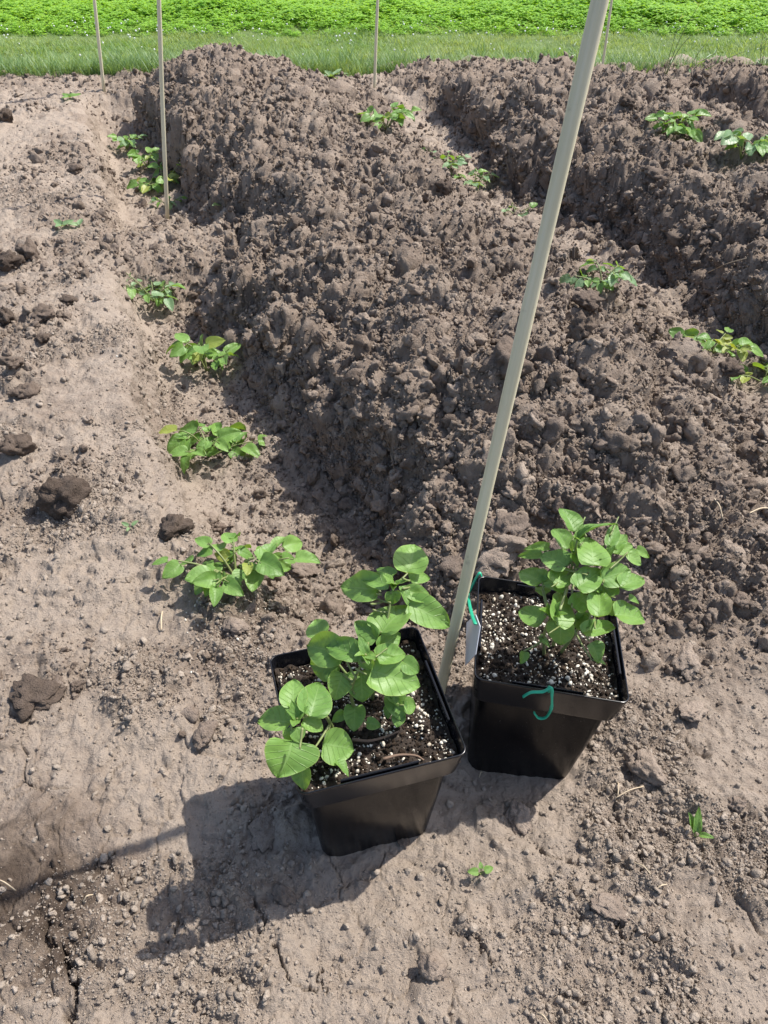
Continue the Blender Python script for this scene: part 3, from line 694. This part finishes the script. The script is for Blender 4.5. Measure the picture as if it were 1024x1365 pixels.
E1, B1 = potted_plant(1, 2.731, (320, 660), MP1, (.0, .0),
    {'A': ((560, 325), .347, (.015, .02), (.0, -.02, .02)), 'B': ((458, 578), .312, (-.005, .0), (-.012, -.012, .01)), 'C': ((205, 815), .285, (-.035, -.02), (.006, .0, .03)), 'D': ((575, 760), .238, (.025, .0), (.0, 0, .008))}, L1,
    'leafy green potato plant spilling over the left side of the front pot', 3)
L2 = [('A',575,212,543,106,82,.37,.385), ('A',545,285,500,182,66,.34,.345), ('A',620,212,742,160,80,.355,.36), ('B',722,272,752,178,50,.34,.345), ('B',738,302,786,208,60,.335,.335), ('B',752,292,822,268,48,.335,.33), ('B',798,300,856,344,58,.33,.32),
      ('B',830,288,894,312,38,.325,.315), ('A',655,352,650,222,120,.345,.355), ('A',472,278,372,282,34,.33,.325), ('A',442,312,344,308,34,.325,.32), ('A',545,355,443,298,104,.335,.335), ('C',442,425,357,362,98,.31,.31), ('C',538,445,430,392,62,.315,.315),
      ('A',488,425,577,366,80,.325,.325), ('A',588,445,694,366,92,.33,.33), ('B',690,408,814,368,88,.325,.32), ('B',768,445,868,384,80,.315,.31), ('A',575,530,640,458,74,.305,.305), ('B',680,565,680,437,86,.31,.315), ('C',498,595,552,458,112,.30,.31),
      ('C',442,592,349,522,78,.29,.288), ('C',522,588,515,682,98,.29,.27), ('B',632,612,558,556,60,.285,.283), ('B',606,632,754,590,68,.285,.278), ('B',742,558,882,556,104,.295,.28), ('B',800,490,852,500,34,.30,.29), ('B',645,672,692,748,82,.235,.222),
      ('C',368,708,364,758,44,.222,.214), ('B',655,738,708,756,34,.22,.214), ('C',430,655,482,680,42,.232,.224), ('A',640,420,700,455,52,.32,.31), ('C',470,520,500,590,44,.30,.285), ('B',720,510,745,560,44,.30,.285), ('A',560,300,600,350,56,.345,.335), ('A',690,300,735,350,58,.335,.325), ('B',620,545,600,600,48,.29,.28),
      ('B',735,480,700,420,60,.305,.305), ('A',600,255,560,290,42,.355,.345), ('C',460,470,420,430,48,.305,.30)]
E2, B2 = potted_plant(2, 3.103, (580, 640), MP2, (.01, .0),
    {'A': ((590, 240), .365, (.010, .0), (.0, -.004, .02)), 'B': ((700, 330), .335, (.018, -.006), (.01, -.006, .01)), 'C': ((480, 560), .30, (.0, -.01), (-.006, -.004, .012))}, L2,
    'bushy green potato plant growing in the rear pot', 8)
# dry brown runners lying on the mix of the front pot
for pts, lab in (([(408, 885), (470, 890), (530, 875), (580, 855)], 'brown dry stem lying across the front pot'), ([(520, 955), (580, 940), (640, 942), (670, 958)], 'short brown root by the perlite of the front pot')):
    q = [G(320+x/2.731, 660+y/2.731, .203) for x, y in pts]
    q = [Vector((p.x, p.y, (MP1 @ Vector((*(MP1.inverted() @ p).xy, .202))).z)) for p in q]
    o = link('dry_stem', tube(spline(q, 5), [.0019-.0009*k/15 for k in range(16)], 7), mtl=M_brown); tag(o, lab, 'stem')

# ------------------------------------------------------------------ green ties and the tag on the rear pot
m_, t_, p_, o_ = mat('green_tie_plastic'); p_.inputs['Base Color'].default_value = (.02, .38, .22, 1); p_.inputs['Roughness'].default_value = .35; M_tie = m_
m_, t_, p_, o_ = mat('tag_plastic'); p_.inputs['Base Color'].default_value = (.60, .60, .64, 1); p_.inputs['Roughness'].default_value = .45; M_tagp = m_
IP2 = MP2.inverted()
def on_face(px, py, axis, d):            # the point of a photo pixel on a vertical side plane of the rear pot (pot coordinates)
    o = IP2 @ Vector((0, 0, HC)); v = (IP2.to_3x3() @ ray(px, py)); t = (d-o[axis])/v[axis]; return MP2 @ (o+v*t)
yf = -PS/2-.0035
top = MP2 @ Vector((IP2 @ on_face(735, 916, 1, yf))*1); lp = IP2 @ top
ink = [on_face(697, 929, 1, yf-.004), on_face(708, 923, 1, yf-.003), on_face(724, 922, 1, yf-.002), on_face(735, 917, 1, yf), on_face(736, 928, 1, yf-.002), on_face(735, 944, 1, yf-.003), on_face(728, 956, 1, yf-.004), on_face(718, 957, 1, yf-.004), on_face(712, 950, 1, yf-.005)]
over = [MP2 @ Vector((lp.x, -PS/2+.0075, PH-.012)), MP2 @ Vector((lp.x, -PS/2+.0055, PH+.0012)), MP2 @ Vector((lp.x, -PS/2+.0015, PH+.0030)), MP2 @ Vector((lp.x, -PS/2-.0022, PH+.0005)), ink[3]]
e = empty('twist_tie', ink[3], 'curled green twist tie hooked over the front rim of the rear pot', 'twist tie')
link('tail', tube([p-ink[3] for p in spline(ink, 6)], .0018, 8, flat=(1.3, .6)), e, mtl=M_tie)
link('loop', tube([p-ink[3] for p in spline(over, 6)], .0018, 8, flat=(1.3, .6)), e, mtl=M_tie)
xl = -PS/2-.006
cor = [(622, 830), (634, 819), (640, 835), (634, 872), (620, 887)]
cp_ = [on_face(px, py, 0, xl-.004*(i in (0, 4))) for i, (px, py) in enumerate(cor)]
B = cp_[1]; nrm = (cp_[2]-cp_[0]).cross(cp_[4]-cp_[0]).normalized()
bm = bmesh.new(); vs_ = [bm.verts.new(p-B) for p in cp_]; f = bm.faces.new(vs_); ex = bmesh.ops.extrude_face_region(bm, geom=[f])
for g in ex['geom']:
    if isinstance(g, bmesh.types.BMVert): g.co += nrm*.0009
bmesh.ops.recalc_face_normals(bm, faces=bm.faces[:])
me = bpy.data.meshes.new('plate'); bm.to_mesh(me); bm.free()
e = empty('plant_tag', B, 'blank grey plastic tag tied to the left rim of the rear pot', 'tag')
link('plate', me, e, mtl=M_tagp)
tp = [on_face(634, 832, 0, xl-.003), on_face(630, 822, 0, xl-.004), on_face(626, 806, 0, xl-.003), on_face(624, 791, 0, xl-.002)]
link('tie', tube([p-B for p in spline(tp, 6)], .0016, 8, flat=(1.5, .6)), e, mtl=M_tie)
tp = [on_face(625, 790, 0, xl-.002), MP2 @ Vector((-PS/2+.001, (IP2 @ tp[3]).y, PH+.0026)), MP2 @ Vector((-PS/2+.0075, (IP2 @ tp[3]).y, PH-.010))]
link('tie', tube([p-B for p in spline(tp, 6)], .0016, 8, flat=(1.5, .6)), e, mtl=M_tie)

# ------------------------------------------------------------------ potato plants down in the trenches
def trench_plant(px, py, rad, hgt, n, seed, label, kind='g', dirs=None, flop=0.0, lsz=.030, off=0.0):
    """stems arching out from one root, each ending in a cluster of leaflets"""
    r = random.Random(seed); B = hit(px, py, off); B.z -= .006
    e = empty('potato_plant', B, label, 'potato plant', 'young potato plants in the trenches')
    ns = max(4, n//6)
    for k in range(ns):
        an = 6.283*(k+r.uniform(-.25, .25))/ns; rr = rad*r.uniform(.35, .95); h = hgt*r.uniform(.45, 1.0)*(1-.35*rr/rad)
        tip = Vector((math.cos(an)*rr, math.sin(an)*rr*.8, h))
        tw = B+tip; tip.z = max(tip.z, HZ(tw.x, tw.y)-B.z+.012)
        mid = tip*.5+Vector((0, 0, h*(.28-.3*flop)))
        pts = spline([Vector((0, 0, 0)), mid, tip], 5)
        link('stem', tube(pts, [.0026-.0014*q/(len(pts)-1) for q in range(len(pts))], 6), e, mtl=M_stem)
        for q in range(max(3, n//ns)):
            t = 1-.13*q*r.uniform(.6, 1.2); a = pts[int(max(.3, t)*(len(pts)-1))]
            b_an = an+(q % 2*2-1)*r.uniform(.5, 1.5)*(q > 0)+r.uniform(-.3, .3); L = lsz*r.uniform(.65, 1.25)*(1-.05*q)
            d = Vector((math.cos(b_an), math.sin(b_an), r.uniform(-.45, .5)-.5*flop)).normalized()
            a2 = a+d*L*.25
            pool = LEAVES
            x = r.random()
            if kind == 'y' and x < .4 or kind == 'g' and x < .06: pool = LEAVES_Y
            if kind == 'b' and x < .7: pool = LEAVES_B
            up = Vector((r.gauss(0, .35), -.25+r.gauss(0, .3), .85))
            put_leaf(e, B, B+a2, B+a2+d*L, L*r.uniform(.66, .86), up, pool[r.randrange(len(pool))], B+a, .0010)
    return e
TP = [(318, 768, .12, .10, 34, 1, 'wilting potato plant at the near end of the left trench, closest to the pots', 'g', .35, .036),
      (283, 605, .12, .10, 26, 2, 'sprawling potato plant second from the pots along the left trench', 'g', .2, .042),
      (278, 492, .105, .12, 20, 3, 'upright potato plant with broad leaves, third along the left trench', 'g', .0, .047),
      (209, 398, .14, .10, 32, 4, 'drooping pale potato plant just before the soil bridge in the left trench', 'b', .4, .032),
      (222, 272, .07, .06, 12, 5, 'small potato plant at the foot of the stake on the soil bridge', 'b', .2, .030),
      (222, 250, .13, .10, 30, 6, 'bushy yellow-green potato plant just behind the left stake', 'y', .1, .042),
      (195, 222, .10, .11, 22, 7, 'bright green potato plant in the middle of the far left trench', 'g', .1, .042),
      (172, 195, .11, .12, 20, 16, 'farthest potato plant in the left trench, pale grey-green leaves', 'b', .1, .044),
      (952, 466, .09, .075, 26, 8, 'yellow-green potato plant near the right edge in the middle trench', 'y', .2, .032),
      (802, 378, .09, .075, 26, 9, 'small pale potato plant beside a dark clod in the middle trench', 'b', .2, .030),
      (635, 245, .10, .08, 20, 10, 'bluish potato plant behind the round clod in the middle trench', 'b', .1, .034),
      (598, 222, .10, .07, 18, 11, 'low grey-green potato plant left of the round clod, middle trench', 'b', .3, .036),
      (516, 170, .13, .12, 28, 12, 'dense green potato plant at the far end of the middle trench', 'g', .1, .044),
      (685, 283, .07, .03, 9, 13, 'tiny pale potato sprout half buried near the leaning stake', 'b', .3, .026),
      (985, 208, .11, .12, 20, 14, 'grey-green potato plant near the right edge in the far right trench', 'b', .0, .052),
      (900, 176, .12, .09, 28, 15, 'spreading potato plant at the far end of the right trench', 'g', .1, .046),
      (1017, 505, .09, .07, 14, 17, 'yellowish potato plant cut by the right edge of the photo', 'y', .1, .034)]
for (px, py, rad, h, n, sd, lab, kd, fl, ls) in TP: trench_plant(px, py, rad*.95, h, int(n*1.45), sd, lab, kd, None, fl, ls*1.12)

# ------------------------------------------------------------------ clods one can point at
CLOD = [clod_mesh('clod', 4, 700+i, M_clod, .50, 4) for i in range(5)]; CLODD = [clod_mesh('clod', 4, 720+i, M_clod_dark, .50, 4) for i in range(5)]
CL = [(85, 655, 42, 36, 1, 'large dark damp clod on the left bank beside the trench'), (22, 590, 26, 20, 1, 'dark clod at the left edge behind the large damp clod'), (38, 330, 19, 19, 1, 'dark rounded clod on the far left bank'),
      (10, 345, 20, 14, 1, 'dark clod cut by the left edge on the far bank'), (8, 415, 18, 24, 1, 'tall dark clod at the left edge of the bank'), (52, 415, 20, 11, 1, 'flat dark clod in the middle of the left bank'),
      (60, 448, 15, 9, 1, 'small dark clod below the flat one on the left bank'), (88, 396, 14, 9, 1, 'small brown clod between the bank clods and the trench'), (16, 480, 20, 9, 1, 'low dark clod on the left edge above the smooth bank'),
      (35, 518, 26, 17, 1, 'dark clod on the left bank above the smooth slope'), (120, 555, 10, 8, 0, 'small clod alone on the smooth left slope'), (10, 150, 14, 14, 1, 'dark square-edged clod at the far left'), (98, 222, 12, 10, 1, 'brown clod on the far left bank near the trench'),
      (38, 928, 40, 16, 1, 'wide brown clod lying at the left edge of the foreground'), (103, 912, 14, 15, 1, 'small brown clod right of the wide foreground clod'), (424, 800, 15, 12, 0, 'pale angular clod between the wilting plant and the front pot'),
      (312, 832, 16, 10, 0, 'pale flat clod below the wilting plant'), (406, 755, 20, 11, 0, 'brown flat clod right of the wilting plant'), (235, 697, 26, 18, 1, 'dark clod at the head of the wilting plant'), (291, 700, 18, 14, 1, 'dark clod between trench wall and the wilting plant'),
      (682, 702, 36, 24, 0, 'angular clod behind the rear pot, right of the leaning stake'), (660, 742, 30, 22, 0, 'brown clod beside the leaning stake behind the rear pot'), (617, 752, 26, 22, 0, 'rough clod just left of the leaning stake'),
      (676, 478, 38, 32, 1, 'large dark clod behind the leaning stake on the ridge'), (596, 248, 19, 17, 1, 'round brown clod in the middle trench among the plants'), (775, 432, 20, 24, 1, 'tall dark clod on the ridge above the middle trench'),
      (784, 398, 22, 13, 1, 'dark clod in front of the pale middle trench plant'), (884, 232, 20, 20, 0, 'grey block of soil on the second ridge, right side'), (833, 132, 13, 10, 1, 'dark clod near the far end of the second ridge'), (487, 422, 15, 11, 0, 'pale lump on the side of the first ridge'),
      (975, 490, 20, 14, 1, 'dark clod under the yellow-green plant at right'), (375, 1192, 15, 12, 0, 'pale spiky clod in the shadow of the front pot'), (690, 1086, 20, 14, 0, 'clod at the tip of the rear pot shadow'), (580, 1285, 24, 22, 0, 'grey clod near the bottom centre'),
      (865, 1022, 26, 20, 0, 'rounded crust clod right of the rear pot'), (980, 1068, 14, 13, 0, 'dark-sided clod near the right edge of the foreground'), (820, 1208, 24, 12, 0, 'low crust clod left of the bottom right cracks'), (918, 945, 20, 14, 0, 'brown clod right of the rear pot rim'),
      (985, 800, 17, 14, 0, 'lumpy clod at the right edge of the crumbly soil'), (915, 878, 24, 14, 0, 'broad clod at the foot of the crumbly soil'), (540, 1118, 12, 8, 0, 'small clod right at the corner of the front pot'), (270, 975, 18, 11, 0, 'crust clod left of the front pot'),
      (350, 1105, 22, 14, 0, 'clod in shade left of the front pot base'), (660, 700, 14, 10, 0, 'small clod close against the leaning stake')]
for i, (px, py, wpx, hpx, dk, lab) in enumerate(CL):
    p = hit(px, py+hpx*.5); dep = p.y*CP-(p.z-HC)*SP; sw = wpx/FPX*dep; sh = hpx/FPX*dep; r = random.Random(i)
    o = link('soil_clod', (CLODD if dk else CLOD)[i % 5]); o.location = (p.x, p.y+sw*.25, p.z+sh*.22)
    o.rotation_euler = (r.uniform(-.3, .3), r.uniform(-.3, .3), r.uniform(0, 6.28)); k = .86; o.scale = (sw*k, sw*k, max(sh*1.15, sw*.55)*k)
    tag(o, lab, 'clod', 'clods of earth lying on the plot')

# ------------------------------------------------------------------ weeds, seedlings, straw
def sprout(px, py, leaves, label, name='seedling', z=0.0, pool=None):
    B = hit(px, py); e = empty(name, B, label, 'seedling')
    for (an, el, L, wd) in leaves:
        d = Vector((math.cos(an)*math.cos(el), math.sin(an)*math.cos(el), math.sin(el))); a = B+Vector((0, 0, .006))+d*.004
        put_leaf(e, B, a, a+d*L, wd, Vector((0, -.3, 1)) if el < 1 else Vector((-d.x, -1, .3)), (pool or LEAVES)[int(an*3) % 3], B, .0007)
sprout(926, 1112, [(1.4, 1.1, .032, .012), (2.0, .9, .024, .010), (-.5, .5, .018, .008)], 'small upright green seedling among the cracks at lower right')
sprout(638, 1164, [(0.3, .2, .012, .010), (3.2, .25, .013, .010), (1.6, .4, .008, .006)], 'tiny two-leaved seedling below the pots')
sprout(292, 276, [(0.5, .6, .05, .025), (2.5, .5, .05, .025), (4.2, .5, .04, .02)], 'little weed seedling on the ridge right of the left stake', pool=LEAVES_B)
sprout(85, 302, [(0.5, .4, .04, .022), (2.5, .4, .04, .022), (4.5, .4, .035, .02)], 'pale weed seedling on the left bank', pool=LEAVES_B)
sprout(108, 300, [(1.5, .4, .035, .02), (3.5, .4, .035, .02)], 'faint weed seedling right beside another on the left bank', pool=LEAVES_B)
sprout(178, 703, [(0.8, .3, .015, .008), (2.8, .4, .015, .008), (4.6, .3, .012, .007)], 'tiny weed at the brink of the left trench', pool=LEAVES_B)
sprout(90, 128, [(.5, .3, .06, .03), (2.4, .3, .06, .03), (4.4, .3, .05, .03)], 'low weed on the bare soil at the far left')
def weed(px, py, h, n, lean, label, seed):
    r = random.Random(seed); B = G(px, py); B.z = -.01; e = empty('tall_weed', B, label, 'weed')
    for k in range(n):
        tip = Vector((lean*h*r.uniform(.2, 1.2)+r.gauss(0, .05), r.gauss(0, .06), h*r.uniform(.6, 1)))
        pts = spline([Vector((0, 0, 0)), tip*.5+Vector((r.gauss(0, .015), 0, .03)), tip], 5)
        link('stem', tube(pts, [.0028-.0018*q/10 for q in range(11)], 6), e, mtl=M_stem)
        for q in range(3, 10, 2):
            a = pts[q]; d = Vector((r.uniform(-1, 1), r.uniform(-1, 1), .5)).normalized(); put_leaf(e, B, B+a, B+a+d*.05, .010, Vector((0, -.2, 1)), LEAVES_B[q % 4], None)
weed(882, 112, .42, 3, .45, 'tall spindly weed leaning right at the grass edge', 1)
weed(905, 116, .30, 3, .9, 'slender weed with a pale stem bent over the soil', 2)
weed(1012, 112, .28, 3, .1, 'upright weed at the far right edge of the grass', 3)
weed(762, 108, .22, 4, -.1, 'low grassy weed behind the leaning stake', 4)
def rosette(px, py, rad, label, seed):
    r = random.Random(seed); p = G(px, py); B = Vector((p.x, p.y, HZ(p.x, p.y))); e = empty('leafy_weed', B, label, 'weed')
    for k in range(11):
        an = k*2.4; d = Vector((math.cos(an), math.sin(an), r.uniform(.25, .9))).normalized(); L = rad*r.uniform(.6, 1.1)
        put_leaf(e, B, B+d*.012, B+d*L, L*.42, Vector((-d.x*.5, -d.y*.5-.2, 1)), LEAVES_B[k % 4], B, .0012)
rosette(443, 112, .09, 'pale green leafy weed at the grass edge beside the ridge', 1)
rosette(890, 118, .08, 'small leafy weed at the foot of the tall spindly weed', 2)
m_, t_, p_, o_ = mat('straw'); p_.inputs['Base Color'].default_value = (.50, .40, .27, 1); p_.inputs['Roughness'].default_value = .7; M_straw = m_
ST = [((818, 1062), (860, 1050), 'pale straw by the upright seedling'), ((826, 1042), (820, 1060), 'short bit of straw crossing the pale straw'), ((848, 1150), (866, 1165), 'thin dry stalk below the long crack'), ((868, 1188), (888, 1180), 'dry straw bit at lower right'),
      ((718, 1348), (732, 1362), 'bit of straw at the bottom edge'), ((108, 1200), (122, 1194), 'pale straw bit at lower left near the stake shadow'), ((0, 1172), (24, 1186), 'dry root bit at the left edge'), ((640, 1036), (646, 1030), 'tiny straw between the pots'),
      ((966, 696), (950, 668), 'curved dry root sticking out right of the rear plant'), ((1000, 688), (1024, 678), 'dry stalk on the crumbly soil at the right edge'), ((215, 838), (220, 815), 'thin straw on the smooth bank'), ((945, 365), (995, 345), 'pale root on the second ridge at right')]
for i, (a, b, lab) in enumerate(ST):
    A = hit(*a); C = hit(*b); A.z += .002; C.z += .004; m = (A+C)*.5+Vector((0, 0, .006)); m.z = max(m.z, HZ(m.x, m.y)+.002)
    o = link('straw', tube([p-A for p in spline([A, m, C], 5)], (.0008 if i < 8 else .0014), 6), mtl=M_straw); o.location = A; tag(o, lab, 'straw', 'bits of dry straw and root')
# perlite spilled in the left trench
def spilled():
    P = []
    for (px, py, n, sp) in ((330, 795, 70, .05), (130, 365, 60, .10), (290, 790, 30, .05), (150, 395, 25, .06), (185, 450, 22, .07), (350, 790, 30, .03)):
        c = hit(px, py)
        for k in range(n): P.append((c.x+random.gauss(0, sp), c.y+random.gauss(0, sp)))
    P = np.array(P); z = height(P[:, 0], P[:, 1]); s = np.clip(.0010*rng.random(len(P))**-.4, 0, .003)
    scatter('spilled_perlite', np.c_[P, z+s*.4], rng.uniform(0, 6, (len(P), 3)), np.stack([s]*3, 1), rng.integers(0, 5, len(P)), T_perl, 'specks of white perlite spilled around the trench plants', 'perlite')
spilled()
